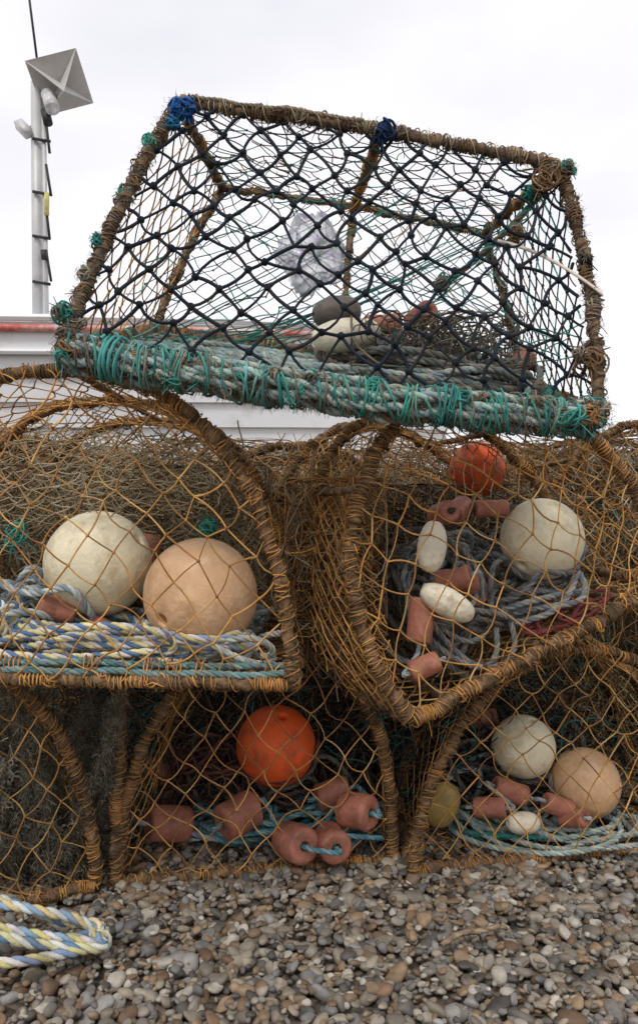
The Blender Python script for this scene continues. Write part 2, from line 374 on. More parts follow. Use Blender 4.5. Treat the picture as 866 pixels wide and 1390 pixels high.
spiral(ml,base,.0265,TE[1],.05,.0019); spiral(ml,base,.0265,TE[0],.075,.0017); spiral(ml,base,.027,GBR[0],.04,.0014)
fuzz(ml,base,6000,.016,TE+BR+GBR+[GB[1]]*2,.026)
for s in np.linspace(.01,.99,44): knot(ml,base[int(s*(len(base)-1))]+V(0,-.018,R.uniform(-.020,.022)),R.uniform(.005,.012),(TE+GBR+[OR[2]])[R.integers(8)],4,.0014,3)
w=np.linalg.norm(FR-FL); exx=(FR-FL)/w
def bil(q00,q10,q11,q01,w,h,bul=0,nr=V(0,-1,0)):
    f1,f2=fn(f=12),fn(f=12)
    def g(P):
        u=(P[:,:1]/w); v=(P[:,1:]/h); z=bul*16*u*(1-u)*v*(1-v)+.006*(f1(P[:,:1])+f2(P[:,1:]))
        return q00*(1-u)*(1-v)+q10*u*(1-v)+q11*u*v+q01*(1-u)*v+z*nr
    return g
def face(a,b,c,d,w,h,cell,r,cols,bul=0,nr=V(0,-1,0),**k):
    net(mn,[(0,0),(w,0),(w,h),(0,h)],bil(a,b,c,d,w,h,bul,nr),cell[0],cell[1],r,cols,**k)
face(FL,FR,TR,TL,.66,.42,(.060,.060),.0025,BK,.015,warp=.2,jit=.22,sag=.14,knots=2.1,rot=.20,kf=.85)
face(BL,BRr,TBR,TBL,.68,.40,(.055,.05),.0011,BK+TE+BR,warp=.3,drop=.06)
face(TL,TR,TBR,TBL,.58,.48,(.05,.055),.0010,[TE[0],TE[2]]+BR+BK,warp=.5,jit=.3,drop=.05)
face(TL,TR,TBR,TBL,.58,.48,(.04,.09),.0009,[TE[1],OR[2]],warp=.8,jit=.4,drop=.5,knots=0)
face(FL,BL,TBL,TL,.5,.42,(.056,.064),.0012,OR+BR+BR,0,V(-1,0,0),warp=.3)
face(FR,BRr,TBR,TR,.5,.42,(.052,.06),.0014,BK+BR+TE,0,V(1,0,0),warp=.3)
face(FL,FR,BRr,BL,.7,.5,(.035,.035),.0016,BR+TE+[GB[1]],warp=.3)
MID=lambda a,b,t:a+(b-a)*t
face(MID(FL,BL,.3),MID(FR,BRr,.9),MID(TR,TBR,.8),MID(TL,TBL,.5),.6,.4,(.055,.065),.0010,TE+TE+OR[:2]+BK,warp=.6,jit=.3,drop=.3)
for a,b in ((W(240,470,1.3),W(600,390,1.45)),(W(250,455,1.3),W(520,375,1.4)),(W(300,470,1.4),W(700,300,1.3)),(W(590,395,1.35),W(730,265,1.25)),(W(230,440,1.4),W(560,260,1.6)),(W(600,480,1.3),W(800,470,1.2)),(W(610,380,1.4),W(780,455,1.2)),(W(290,290,1.6),W(620,400,1.5)),(W(330,460,1.4),W(640,300,1.6))):
    for _ in range(3):
        q=bowed(a+R.normal(size=3)*.012,b+R.normal(size=3)*.018,(0,0,-R.uniform(.0,.03))); q[:,2]+=.003*fn(f=.8)(np.arange(30)); tubes(ml,q,.0011,vary(TE[R.integers(4)],1)[0],4)
q=bowed(W(590,395,1.33),W(735,262,1.25),(0,0,-.01)); rope(ml,q,.0055,[TE[0],TE[3],BR[1]]); fuzz(ml,q,500,.012,TE+BR,.005)
knot(ml,W(245,148,1.205),.018,BLU,13,.0022,7); knot(ml,W(236,168,1.2),.013,(.03,.18,.32),8,.0018,5); knot(ml,W(258,152,1.205),.011,(.02,.09,.28),6,.0018,4)
knot(ml,W(520,178,1.20),.015,(.012,.03,.09),12,.0022,4)
for x,y,d,r_,c in ((205,196,1.19,.011,TE[0]),(172,262,1.165,.012,TE[1]),(133,328,1.13,.011,TE[0]),(118,372,1.12,.011,TE[1]),(88,425,1.09,.014,TE[0]),(95,470,1.07,.014,BR[1]),(768,228,1.21,.012,TE[1]),(745,240,1.2,.018,BR[1]),(795,352,1.17,.009,BK[1]),(800,490,1.13,.018,BR[1]),(800,560,1.09,.016,OR[2]),(815,552,1.1,.014,GBR[1]),(775,570,1.09,.015,TE[1]),(700,320,1.25,.012,BR[1]),(600,385,1.33,.012,TE[0]),(718,262,1.24,.012,TE[0])):
    knot(ml,W(x,y,d),r_,c,9,.0016,4); knot(ml,W(x,y,d)+R.normal(size=3)*.008,r_*.8,GBR[R.integers(3)],4,.0013,3)
mf.build('frame',M_FRAME,par); mn.build('netting',M_TW,par); ml.build('lashings',M_TW,par); mrp.build('base_rope',M_ROPE,par)

# ---------------------------------------------------------------- floats
def lathe(name, prof, loc, axis, m, seg=48, dent=.0):
    mb=MB(); prof=np.asarray(prof,float); k=len(prof); a=np.arange(seg)*2*math.pi/seg
    ax=unit(np.asarray(axis,float)); e1=unit(np.cross(ax,V(.3,.2,1) if abs(ax[2])<.9 else V(1,0,0))); e2=np.cross(ax,e1)
    P=prof[:,0][:,None,None]*ax+prof[:,1][:,None,None]*(np.cos(a)[None,:,None]*e1+np.sin(a)[None,:,None]*e2)
    if dent:
        for _ in range(6):
            c=R.normal(size=3); c=c/np.linalg.norm(c)*np.abs(prof[:,1]).max(); d=np.linalg.norm(P-c,axis=2,keepdims=True); P=P*(1-dent*np.exp(-(d/(np.abs(c).max()*.6))**2))
    i=np.arange(k-1)[:,None]*seg; j=np.arange(seg)[None]; j2=(j+1)%seg
    q=np.stack(np.broadcast_arrays(i+j,i+seg+j,i+seg+j2,i+j2),-1).reshape(-1,4)
    mb.add(P.reshape(-1,3),q); o=mb.build(name,m); o.location=loc; return o
def ball(loc,r,m,axis=(1,.3,.4),name='ball_float',hole=.11):
    th=np.linspace(math.asin(hole)+.03,math.pi-math.asin(hole)-.03,40)
    p=[(-r*.5,r*hole*.7),(-r*.9,r*hole*.9),(-r*.975,r*hole)]+[(-r*math.cos(t),r*math.sin(t)*(1+.010*math.exp(-((t-math.pi/2)/.02)**2))) for t in th]+[(r*.975,r*hole),(r*.9,r*hole*.9),(r*.5,r*hole*.7)]
    return lathe(name,p,loc,axis,m,64,.015)
def cyl(loc,r,L,axis,m,name='cylinder_float'):
    h=L/2; p=[(-h*.3,r*.25),(-h*.93,r*.27),(-h,r*.36),(-h*1.0,r*.6)]
    q=[(-h+.3*r-.3*r*math.cos(t), .7*r+.3*r*math.sin(t)) for t in np.linspace(0,math.pi/2,7)]
    mid=[(s*(h-.3*r),r*(1.03-.03*s*s)) for s in np.linspace(-.85,.85,7)]
    p=p+q+mid+[(-x,y) for x,y in reversed(q)]+[(-x,y) for x,y in reversed(p)]
    return lathe(name,p,loc,axis,m,32,.11)
def oval(loc,r,L,axis,m,name='oval_float'):
    h=L/2; th=np.linspace(.16,math.pi-.16,26)
    p=[(-h*.6,r*.12),(-h*.96,r*.14)]+[(-h*math.cos(t),r*math.sin(t)**.8*(1+.012*math.cos(t*16))) for t in th]+[(h*.96,r*.14),(h*.6,r*.12)]
    return lathe(name,p,loc,axis,m,36,.04)
def fm(name,c,dirt,damt=.6,ds=9,**k): return mat(name,c,rough=.5,bump=.6,bscale=120,var=.16,vscale=14,dirt=dirt,dscale=ds,damt=damt,**k)
MW=fm('float_white',(.86,.78,.56),(.36,.26,.11),.8,11,dlo=.50,scuff=(.68,.58,.37)); MT=fm('float_tan',(.70,.44,.25),(.36,.19,.08),.8,12,scuff=(.76,.56,.37))
MO=fm('float_orange',(.88,.13,.03),(.14,.07,.04),.9,13,dlo=.48); MRr=fm('float_rust',(.40,.15,.10),(.13,.08,.05),.8,26,dlo=.49,scuff=(.47,.25,.17))
MWO=fm('float_ivory',(.82,.75,.58),(.34,.26,.14),.8,28,dlo=.48); MOL=fm('float_olive',(.40,.28,.09),(.2,.15,.06),.8,20,dlo=.45); MGY=fm('float_grey',(.14,.12,.105),(.05,.04,.03),.6,20)
AX=[(.9,-.3,.5),(-.55,-.75,-.36),(.6,.5,.6),(1,.3,.2),(.2,-.5,.9),(.2,-.3,.9),(.8,-.4,.1)]
for (c_,r_),m_,a_ in zip(SOLID,[MW,MT,MW,MO,MO,MW,MT],AX): ball(c_,r_,m_,a_)
oval(W(586,742,1.28),.0235,.084,(.12,.1,1),MWO); oval(W(607,818,1.25),.023,.092,(1,-.1,-.55),MWO)
oval(W(470,455,1.22),.026,.108,(1,.15,.16),MWO); oval(W(710,1117,1.53),.022,.07,(1,.3,-.1),MWO); oval(W(600,1092,1.56),.033,.09,(.35,-.1,1),MOL)
oval(W(457,424,1.34),.028,.085,(1,.3,.2),MGY)
CY=[(150,862,1.30,.019,.07,(1,-.3,-.5)),(188,890,1.25,.018,.06,(1,.2,.1)),(78,826,1.30,.020,.06,(1,.4,-.4)),(200,752,1.5,.022,.07,(.3,.4,1)),(232,895,1.28,.016,.05,(.8,-.4,.1)),
 (601,697,1.38,.0195,.055,(.4,-1,.2)),(622,692,1.42,.0195,.055,(.5,.8,.4)),(666,690,1.42,.015,.06,(1,.1,.03)),(616,787,1.33,.0215,.06,(1,-.4,.3)),(640,800,1.36,.019,.055,(.5,.2,-1)),(571,842,1.27,.0205,.072,(.12,.1,1)),(576,905,1.25,.0175,.05,(1,.1,.4)),
 (325,1106,1.50,.036,.078,(.8,.6,.25)),(230,1118,1.54,.034,.085,(1,.5,-.2)),(401,1144,1.46,.034,.07,(.6,-.8,.1)),(450,1143,1.47,.031,.066,(.3,-1,.0)),(484,1101,1.50,.033,.07,(.8,-.6,.1)),(452,1078,1.58,.030,.07,(1,.2,.2)),(214,1047,1.7,.028,.075,(1,.3,-.4)),
 (692,1074,1.56,.021,.070,(1,.1,-.35)),(664,1096,1.53,.020,.062,(1,-.3,.1)),(757,1094,1.54,.019,.06,(1,.2,-.4)),(778,1110,1.53,.018,.055,(.5,-.6,.2)),(655,975,1.72,.02,.06,(1,0,.1)),
 (571,430,1.40,.020,.058,(.4,-.8,.2)),(520,440,1.33,.017,.06,(1,.2,.1)),(700,497,1.30,.018,.065,(.9,.1,.9)),(685,512,1.27,.016,.05,(1,0,.2))]
for x,y,d,r_,L,ax in CY: cyl(W(x,y,d),r_,L,ax,MRr)

# ---------------------------------------------------------------- ropes
def build_rope(fnc): mb=MB(); fnc(mb); return mb.build('coiled_rope',M_ROPE)
X,Y,Z=V(1,0,0),V(0,1,0),V(0,0,1)
YB=[(.74,.66,.36),(.14,.26,.44),(.70,.70,.64)]; YB2=[(.68,.67,.60),(.60,.52,.24),(.25,.36,.50)]; GG=[(.38,.42,.41),(.27,.33,.36),(.47,.49,.44)]; DK=[(.12,.11,.09),(.17,.15,.11),(.09,.09,.09)]; TB=[(.06,.20,.25),(.13,.30,.34),(.22,.33,.35)]
LB=[(.42,.48,.50),(.56,.57,.52),(.28,.37,.43)]
def thread(mb,ids,rad,cols):
    pts=[]
    for k in ids:
        x,y,d,r_,L,ax=CY[k]; a=unit(np.array(ax,float)); c=W(x,y,d); s=1 if (not pts or np.dot(c-pts[-1],a)>0) else -1
        pts+=[c-s*a*L*.75,c-s*a*L*.4,c+s*a*L*.4,c+s*a*L*.75]
    rope(mb,smooth_path(pts,.006),rad,cols)
def r1(mb):
    coil(mb,V(-.40,1.33,.428),X,Y,Z,.24,.13,.055,9,.0065,YB); coil(mb,V(-.25,1.26,.43),X,Y,Z,.16,.07,.05,7,.0062,YB2); coil(mb,V(-.5,1.38,.43),X,Y,Z,.15,.14,.13,10,.0062,LB); coil(mb,V(-.2,1.42,.43),X,Y,Z,.14,.16,.07,7,.0055,GG); coil(mb,V(-.35,1.5,.43),X,Y,Z,.26,.14,.10,8,.0055,DK)
    coil(mb,V(-.13,1.25,.43),X,Y,Z,.07,.06,.04,5,.0055,[(.55,.53,.45),(.35,.38,.38),(.6,.6,.55)]); coil(mb,V(-.55,1.27,.43),X,Y,Z,.12,.08,.09,7,.006,YB); coil(mb,V(-.33,1.22,.435),X,Y,Z,.2,.05,.055,4,.006,YB)
    thread(mb,[2,0,1,4],.004,DK)
build_rope(r1)
exB=unit(B2-A2); edB=unit(PB[3]); ezB=unit(PB[2])
def r2(mb):
    o=A2+(B2-A2)*.52+PB[3]*.35
    coil(mb,o+exB*.02,exB,edB,ezB,.18,.16,.08,8,.0058,GG); coil(mb,o-exB*.07,exB,edB,ezB,.13,.18,.14,8,.0052,DK); coil(mb,o-exB*.08-edB*.06,exB,edB,ezB,.10,.10,.14,8,.0052,[(.24,.24,.21),(.17,.19,.20),(.29,.28,.24)]); coil(mb,o+exB*.07-edB*.04,exB,edB,ezB,.13,.10,.07,7,.0058,[(.46,.46,.40),(.28,.34,.37),(.37,.38,.34)])
    coil(mb,o+exB*.05,exB,edB,ezB,.16,.16,.18,8,.0052,[(.18,.19,.18),(.12,.13,.14),(.22,.22,.2)]); coil(mb,o-exB*.04+ezB*.10,exB,ezB,edB,.11,.10,.1,6,.0052,GG,z0=-.02); coil(mb,o-exB*.09+ezB*.12,exB,ezB,edB,.08,.11,.12,6,.005,DK,z0=-.04); coil(mb,o+exB*.0+ezB*.08+edB*.06,exB,ezB,edB,.14,.10,.1,6,.005,[(.3,.31,.28),(.2,.22,.23),(.36,.35,.31)])
    coil(mb,o+exB*.08-edB*.15,exB,edB,ezB,.10,.05,.02,4,.0032,[(.25,.05,.05),(.2,.04,.05),(.3,.08,.07)])
    thread(mb,[7,6,5],.004,DK); thread(mb,[9,8,10,11],.004,GG)
build_rope(r2)
def r3(mb):
    o=V(-.1,1.62,.015); coil(mb,o,X,Y,Z,.20,.13,.06,8,.0055,TB); coil(mb,o+V(.05,-.03,0),X,Y,Z,.17,.10,.06,7,.005,[(.10,.24,.32),(.15,.30,.37),(.08,.18,.24)]); coil(mb,o+V(-.05,.08,.0),X,Y,Z,.18,.13,.2,9,.004,[(.12,.04,.035),(.17,.06,.05),(.1,.05,.04)]); coil(mb,o+V(.0,.1,.0),X,Y,Z,.2,.13,.16,9,.005,DK); coil(mb,o+V(-.1,-.02,0),X,Y,Z,.10,.09,.03,4,.0055,LB)
    coil(mb,o+V(-.14,.0,.10),X,Z,Y,.09,.10,.08,5,.0035,[(.14,.05,.045),(.2,.08,.06),(.1,.05,.04)])
    thread(mb,[13,12,14,15,16,17],.005,TB)
build_rope(r3)
def r4(mb):
    o=V(.43,1.64,.012); coil(mb,o,X,Y,Z,.20,.13,.05,9,.0055,GG); coil(mb,o+V(.08,-.04,0),X,Y,Z,.2,.10,.04,6,.0055,[(.46,.48,.38),(.24,.34,.34),(.38,.42,.36)]); coil(mb,o+V(0,.08,0),X,Y,Z,.2,.13,.2,9,.0055,DK); coil(mb,o+V(0,0,0),X,Y,Z,.2,.13,.03,5,.005,[TE[0],TE[2],TE[0]]); coil(mb,o+V(-.12,.0,.05),X,Z,Y,.09,.10,.08,5,.005,GG)
    thread(mb,[20,19,21,22],.004,GG)
build_rope(r4)
ed0=unit(DB); ez0=unit(np.cross(exx,ed0))
def r5(mb):
    o=FL+(FR-FL)*.66+DB*.35
    coil(mb,o,exx,ed0,ez0,.19,.14,.05,9,.0062,DK); coil(mb,o+exx*.05,exx,ed0,ez0,.16,.12,.07,9,.006,[(.2,.22,.22),(.14,.15,.15),(.25,.25,.22)]); coil(mb,o-exx*.1-ed0*.04,exx,ed0,ez0,.24,.10,.02,7,.0055,GG); coil(mb,o+exx*.06-ed0*.05,exx,ed0,ez0,.15,.07,.035,7,.0055,GG); coil(mb,FL+(FR-FL)*.3+DB*.3,exx,ed0,ez0,.18,.10,.012,5,.0055,[(.35,.45,.43),(.22,.32,.31),(.3,.38,.35)])
    tangle(mb,200,o+V(.03,0,.045),V(.13,.12,.04),.25,.0012,DK+GBR+[TE[2]])
build_rope(r5)
def r6(mb):
    for i in range(6):
        q=[V(-.62,1.05+.03*i,.035),V(-.5,1.09+.02*i,.05+.008*i),V(-.40,1.10+.018*i,.055),V(-.33,1.13+.012*i,.04),V(-.315,1.165,.045-.005*i),V(-.35,1.20,.04)]
        rope(mb,smooth_path(np.array(q)+R.normal(size=(6,3))*.010,.01),.0075,YB if i%2 else YB2)
build_rope(r6)

# ---------------------------------------------------------------- heap of old netting behind
mh=MB(); keys=np.array([[2.18,-.02],[2.2,.2],[2.32,.55],[2.5,.76],[2.8,.80],[3.1,.6],[3.3,.2],[3.4,-.02]]); ks=np.linspace(0,1,len(keys))
ph=[fn(f=5) for _ in range(4)]
def heap(u,v,off=0):
    y=np.interp(v,ks,keys[:,0]); z=np.interp(v,ks,keys[:,1]); x=-1.9+3.9*u
    k=.06*(ph[0](x*1.3)+ph[1](v*6+x))+.04*(ph[2](x*3+v*3)+ph[3](v*14-x))
    z=z*(1+1.2*k)-np.clip(np.abs(x)-1.2,0,2)*.5*z; return np.stack([x,y-k-off,z+off*.7],-1)
nu,nv=160,60; U_,V_=np.meshgrid(np.linspace(0,1,nu),np.linspace(0,1,nv),indexing='ij'); P=heap(U_,V_)
P[1:-1,1:-1]+=R.normal(size=P[1:-1,1:-1].shape)*.008
i=np.arange(nu-1)[:,None]*nv; j=np.arange(nv-1)[None]
mh.add(P.reshape(-1,3),np.stack(np.broadcast_arrays(i+j,i+nv+j,i+nv+j+1,i+j+1),-1).reshape(-1,4),col=(.05,.035,.022))
par=empty('fishing_net_pile')
mh.build('heap',mat('old_netting',(.08,.06,.04),rough=.95,bump=1.0,bscale=60,var=.7,vscale=40,dirt=(.19,.14,.09),dscale=22,damt=.8),par)
mn=MB()
for cc,cl,r_ in ((BR+BE,.05,.0016),(OR+BR,.06,.0015),(BE+TE,.07,.0013),(BE,.035,.0012)):
    o_=R.uniform(.01,.03)
    net(mn,[(0,0),(3.8,0),(3.8,1.3),(0,1.3)],lambda Q:heap(Q[:,0]/3.8,Q[:,1]/1.9,o_),cl,cl*1.1,r_,cc,warp=.9,jit=.4,sag=.3,sub=3,knots=0)
tangle(mn,1800,V(0,2.12,.35),V(1.6,.1,.35),.5,.0013,BR+BE+OR[1:3]+[TE[2]])
tangle(mn,1300,V(0,2.45,.78),V(1.5,.3,.08),.5,.0013,BR+BE+OR[1:3])
mn.build('netting',M_TW,par)
par=empty('loose_netting'); mn=MB()
tangle(mn,500,V(.03,1.62,.58),V(.09,.22,.14),.5,.0010,BR+OR[:3]+BE[:2],k=18)
tangle(mn,450,V(.30,1.78,.60),V(.25,.08,.12),.5,.0011,BR+BE+BK,k=16)
tangle(mn,550,V(-.45,1.62,.62),V(.35,.1,.13),.6,.0009,BE+BE+BR,k=18)
tangle(mn,1000,V(.02,1.80,.18),V(.6,.2,.12),.4,.0012,BR+BK+[TE[2]],k=16)
tangle(mn,700,V(.98,1.62,.4),V(.25,.15,.35),.4,.0014,BR+BE+BK+[TE[2]],k=16)
def drape(a,b,c,d,cell,cols,w=.5,r=.0011,**k): net(mn,[(0,0),(w,0),(w,.5),(0,.5)],bil(a,b,c,d,w,.5,.04,V(-.5,-1,.1)),cell,cell*1.2,r,cols,**k)
drape(W(425,880,1.38),W(555,985,1.21),W(492,690,1.28),W(412,650,1.55),.040,OR,w=.3,warp=.5,jit=.25)
drape(W(402,900,1.5),W(560,995,1.25),W(500,760,1.25),W(408,690,1.6),.034,OR[1:3]+BR,w=.35,warp=.6,jit=.3)
drape(V(-.75,1.5,.6),V(-.1,1.5,.5),V(-.1,1.6,.8),V(-.75,1.6,.84),.03,BE,warp=.8,jit=.4)
drape(V(-.7,1.4,.62),V(-.2,1.45,.66),V(-.2,1.5,.80),V(-.65,1.5,.84),.035,BE[:2],warp=.9,jit=.4)
drape(V(-.1,1.75,.45),V(.3,1.75,.45),V(.3,1.8,.82),V(-.1,1.8,.84),.04,BE+OR,warp=.8,jit=.4)
for _ in range(16):
    a=W(R.uniform(395,500),R.uniform(610,700),1.5); b=W(R.uniform(400,520),R.uniform(820,960),1.4); q=bowed(a,b,(R.normal()*.03,-.02,0)); q[:,0]+=.006*fn(f=.6)(np.arange(30)); tubes(mn,q,.0014,vary((BR+BE+OR)[R.integers(10)],1)[0],4)
for _ in range(20):
    a=W(R.uniform(10,330),R.uniform(560,620),1.5); b=W(R.uniform(10,350),R.uniform(660,760),1.45); q=bowed(a,b,(R.normal()*.05,0,-R.uniform(0,.06))); q[:,0]+=.008*fn(f=.5)(np.arange(30)); tubes(mn,q,.0013,vary(BE[R.integers(3)],1)[0],4)
knot(mn,W(20,728,1.4),.026,TE[1],7,.0016,8); knot(mn,W(282,715,1.45),.02,TE[0],6,.0014,6)
mn.build('netting',M_TW,par)
mn=MB()
for _ in range(70):
    c=V(-.565,1.45,.02)+R.uniform(-1,1,3)*V(.15,.10,0); t=np.linspace(0,1,12)[:,None]; q=c+V(0,0,.33)*t*R.uniform(.6,1.1)+R.normal(size=3)*V(.07,.06,0)*t+R.normal(size=3)*.03*t**2
    tubes(mn,q,np.linspace(.003,.001,12)[None],(.11,.09,.06),4); fuzz(mn,q,420,.022,[(.23,.21,.16),(.15,.14,.10),(.33,.30,.23)],.008,.0005)
mn.build('dried_seaweed',M_TW)

# ---------------------------------------------------------------- crumpled plastic bag, strap
bm=bmesh.new(); bmesh.ops.create_icosphere(bm,subdivisions=5,radius=1)
for v in bm.verts:
    n=v.co.copy(); r1_=MN.noise(n*1.6+Vector((3,1,7)))*.35; r2_=abs(MN.noise(n*4.0))*.38; r3_=abs(MN.noise(n*9.0))*.14
    k=1+r1_-r2_-r3_; v.co=Vector((n.x*.062*k,n.y*.036*k,n.z*.072*k))
me=bpy.data.meshes.new('crumpled_plastic_bag'); bm.to_mesh(me); bm.free()
for p in me.polygons: p.use_smooth=True
o=bpy.data.objects.new('crumpled_plastic_bag',me); o.location=W(424,344,1.42); sc.collection.objects.link(o)
mp=bpy.data.materials.new('clear_plastic'); mp.use_nodes=True; nt=mp.node_tree; b=nt.nodes['Principled BSDF']; b.inputs['Roughness'].default_value=.18; b.inputs['Specular IOR Level'].default_value=.8
tc=nt.nodes.new('ShaderNodeTexCoord'); n1=nt.nodes.new('ShaderNodeTexNoise'); n1.inputs['Scale'].default_value=34; nt.links.new(tc.outputs['Object'],n1.inputs[0])
cr=nt.nodes.new('ShaderNodeValToRGB'); nt.links.new(n1.outputs['Fac'],cr.inputs[0]); cr.color_ramp.elements[0].color=(.66,.68,.74,1); cr.color_ramp.elements[0].position=.50; cr.color_ramp.elements[1].color=(.40,.28,.55,1); cr.color_ramp.elements[1].position=.58; e_=cr.color_ramp.elements.new(.66); e_.color=(.30,.5,.33,1)
nt.links.new(cr.outputs[0],b.inputs['Base Color']); n2=nt.nodes.new('ShaderNodeTexNoise'); n2.inputs['Scale'].default_value=28; nt.links.new(tc.outputs['Object'],n2.inputs[0]); mr=nt.nodes.new('ShaderNodeMapRange'); mr.inputs[1].default_value=.35; mr.inputs[2].default_value=.65; mr.inputs[3].default_value=.25; mr.inputs[4].default_value=.75; nt.links.new(n2.outputs['Fac'],mr.inputs[0]); nt.links.new(mr.outputs[0],b.inputs['Alpha'])
me.materials.append(mp)
mb=MB(); t=np.linspace(0,1,30)[:,None]; q=W(675,327,1.22)*(1-t)+W(818,400,1.15)*t+V(0,0,.012)*(4*t*(1-t))
wd=V(.0,.2,1)*.0028; P=np.stack([q-wd+V(0,.001,0),q+wd+V(0,.001,0),q+wd-V(0,.001,0),q-wd-V(0,.001,0)],1); i=np.arange(29)[:,None]*4; j=np.arange(4)[None]
mb.add(P.reshape(-1,3),np.stack(np.broadcast_arrays(i+j,i+(j+1)%4,i+4+(j+1)%4,i+4+j),-1).reshape(-1,4)); mb.build('plastic_strap',mat('strap',(.7,.62,.54),rough=.4,bump=0))

# ---------------------------------------------------------------- beach
bm=bmesh.new(); bmesh.ops.create_icosphere(bm,subdivisions=3,radius=1); hv=np.array([v.co[:] for v in bm.verts]); hf=np.array([[v.index for v in f.verts] for f in bm.faces]); bm.free()
bm=bmesh.new(); bmesh.ops.create_icosphere(bm,subdivisions=2,radius=1); lv=np.array([v.co[:] for v in bm.verts]); lf=np.array([[v.index for v in f.verts] for f in bm.faces]); bm.free()
pal=np.array([(.22,.19,.155),(.16,.14,.12),(.28,.235,.18),(.24,.17,.11),(.32,.28,.22),(.19,.12,.075),(.15,.145,.14),(.25,.235,.22),(.28,.195,.12),(.42,.38,.32),(.10,.09,.08),(.21,.18,.14)])
def pebbles(mb,n,x0,x1,y0,y1,rmin,rmax,z0,z1,tv,tf):
    r=rmin+(rmax-rmin)*R.beta(1.3,3.4,n); s=np.stack([r*R.uniform(.95,1.35,n),r*R.uniform(.7,1,n),r*R.uniform(.42,.75,n)],1)
    v=np.repeat(tv[None],n,0)
    for k in range(3):
        f=R.uniform(1,2.6,(n,3)); phs=R.uniform(0,6.28,n); v=v*(1+.10*np.sin((v*f[:,None]).sum(2)+phs[:,None]))[...,None]
    v=np.sign(v)*np.abs(v)**.9
    v=v*s[:,None]
    a=R.uniform(0,6.28,n); b=R.normal(size=n)*.35; g=R.normal(size=n)*.35
    def rot(v,a,i,j):
        c,s_=np.cos(a)[:,None],np.sin(a)[:,None]; x,y=v[...,i].copy(),v[...,j].copy(); v[...,i]=c*x-s_*y; v[...,j]=s_*x+c*y
    rot(v,b,0,2); rot(v,g,1,2); rot(v,a,0,1)
    c=np.stack([R.uniform(x0,x1,n),R.uniform(y0,y1,n),R.uniform(z0,z1,n)],1); v=v+c[:,None]
    col=pal[R.integers(0,len(pal),n)]*R.uniform(.7,1.2,(n,1))
    mb.add(v.reshape(-1,3),tris=(tf[None]+(np.arange(n)*len(tv))[:,None,None]).reshape(-1,3),col=np.repeat(col,len(tv),0))
mb=MB()
pebbles(mb,4200,-.85,.95,.88,1.65,.0065,.018,-.004,.008,hv,hf)
pebbles(mb,10000,-.9,1.1,.85,1.9,.004,.009,-.002,.011,lv,lf)
pebbles(mb,9000,-2.5,3,.3,4.5,.008,.022,-.012,.003,lv,lf)
mb.build('beach_pebbles',M_PEB)
mb=MB(); tubes(mb,smooth_path([W(598,1296,1.16)+V(0,0,.012),W(625,1283,1.19)+V(0,0,.018),W(650,1275,1.21)+V(0,0,.012),W(677,1271,1.22)+V(0,0,.016)],.008),.0045,(.26,.19,.13),6,vn=.1); mb.build('driftwood_stick',M_FRAME)
me=bpy.data.meshes.new('shingle_beach'); s=600
me.from_pydata([(-s,-s,-.006),(s,-s,-.006),(s,s,-.006),(-s,s,-.006)],[],[(0,1,2,3)]); o=bpy.data.objects.new('shingle_beach',me); sc.collection.objects.link(o)
gm=bpy.data.materials.new('shingle'); gm.use_nodes=True; nt=gm.node_tree; b=nt.nodes['Principled BSDF']; b.inputs['Roughness'].default_value=.8
tc=nt.nodes.new('ShaderNodeTexCoord'); vo=nt.nodes.new('ShaderNodeTexVoronoi'); vo.inputs['Scale'].default_value=60; nt.links.new(tc.outputs['Object'],vo.inputs['Vector'])
sp=nt.nodes.new('ShaderNodeSeparateColor'); nt.links.new(vo.outputs['Color'],sp.inputs[0]); cr=nt.nodes.new('ShaderNodeValToRGB'); nt.links.new(sp.outputs[0],cr.inputs[0])
cr.color_ramp.elements[0].color=(.06,.045,.035,1); cr.color_ramp.elements[1].color=(.22,.18,.14,1); e_=cr.color_ramp.elements.new(.5); e_.color=(.13,.10,.07,1); nt.links.new(cr.outputs[0],b.inputs['Base Color'])
bp=nt.nodes.new('ShaderNodeBump'); bp.invert=True; bp.inputs['Distance'].default_value=.01; nt.links.new(vo.outputs['Distance'],bp.inputs['Height']); nt.links.new(bp.outputs[0],b.inputs['Normal']); me.materials.append(gm)

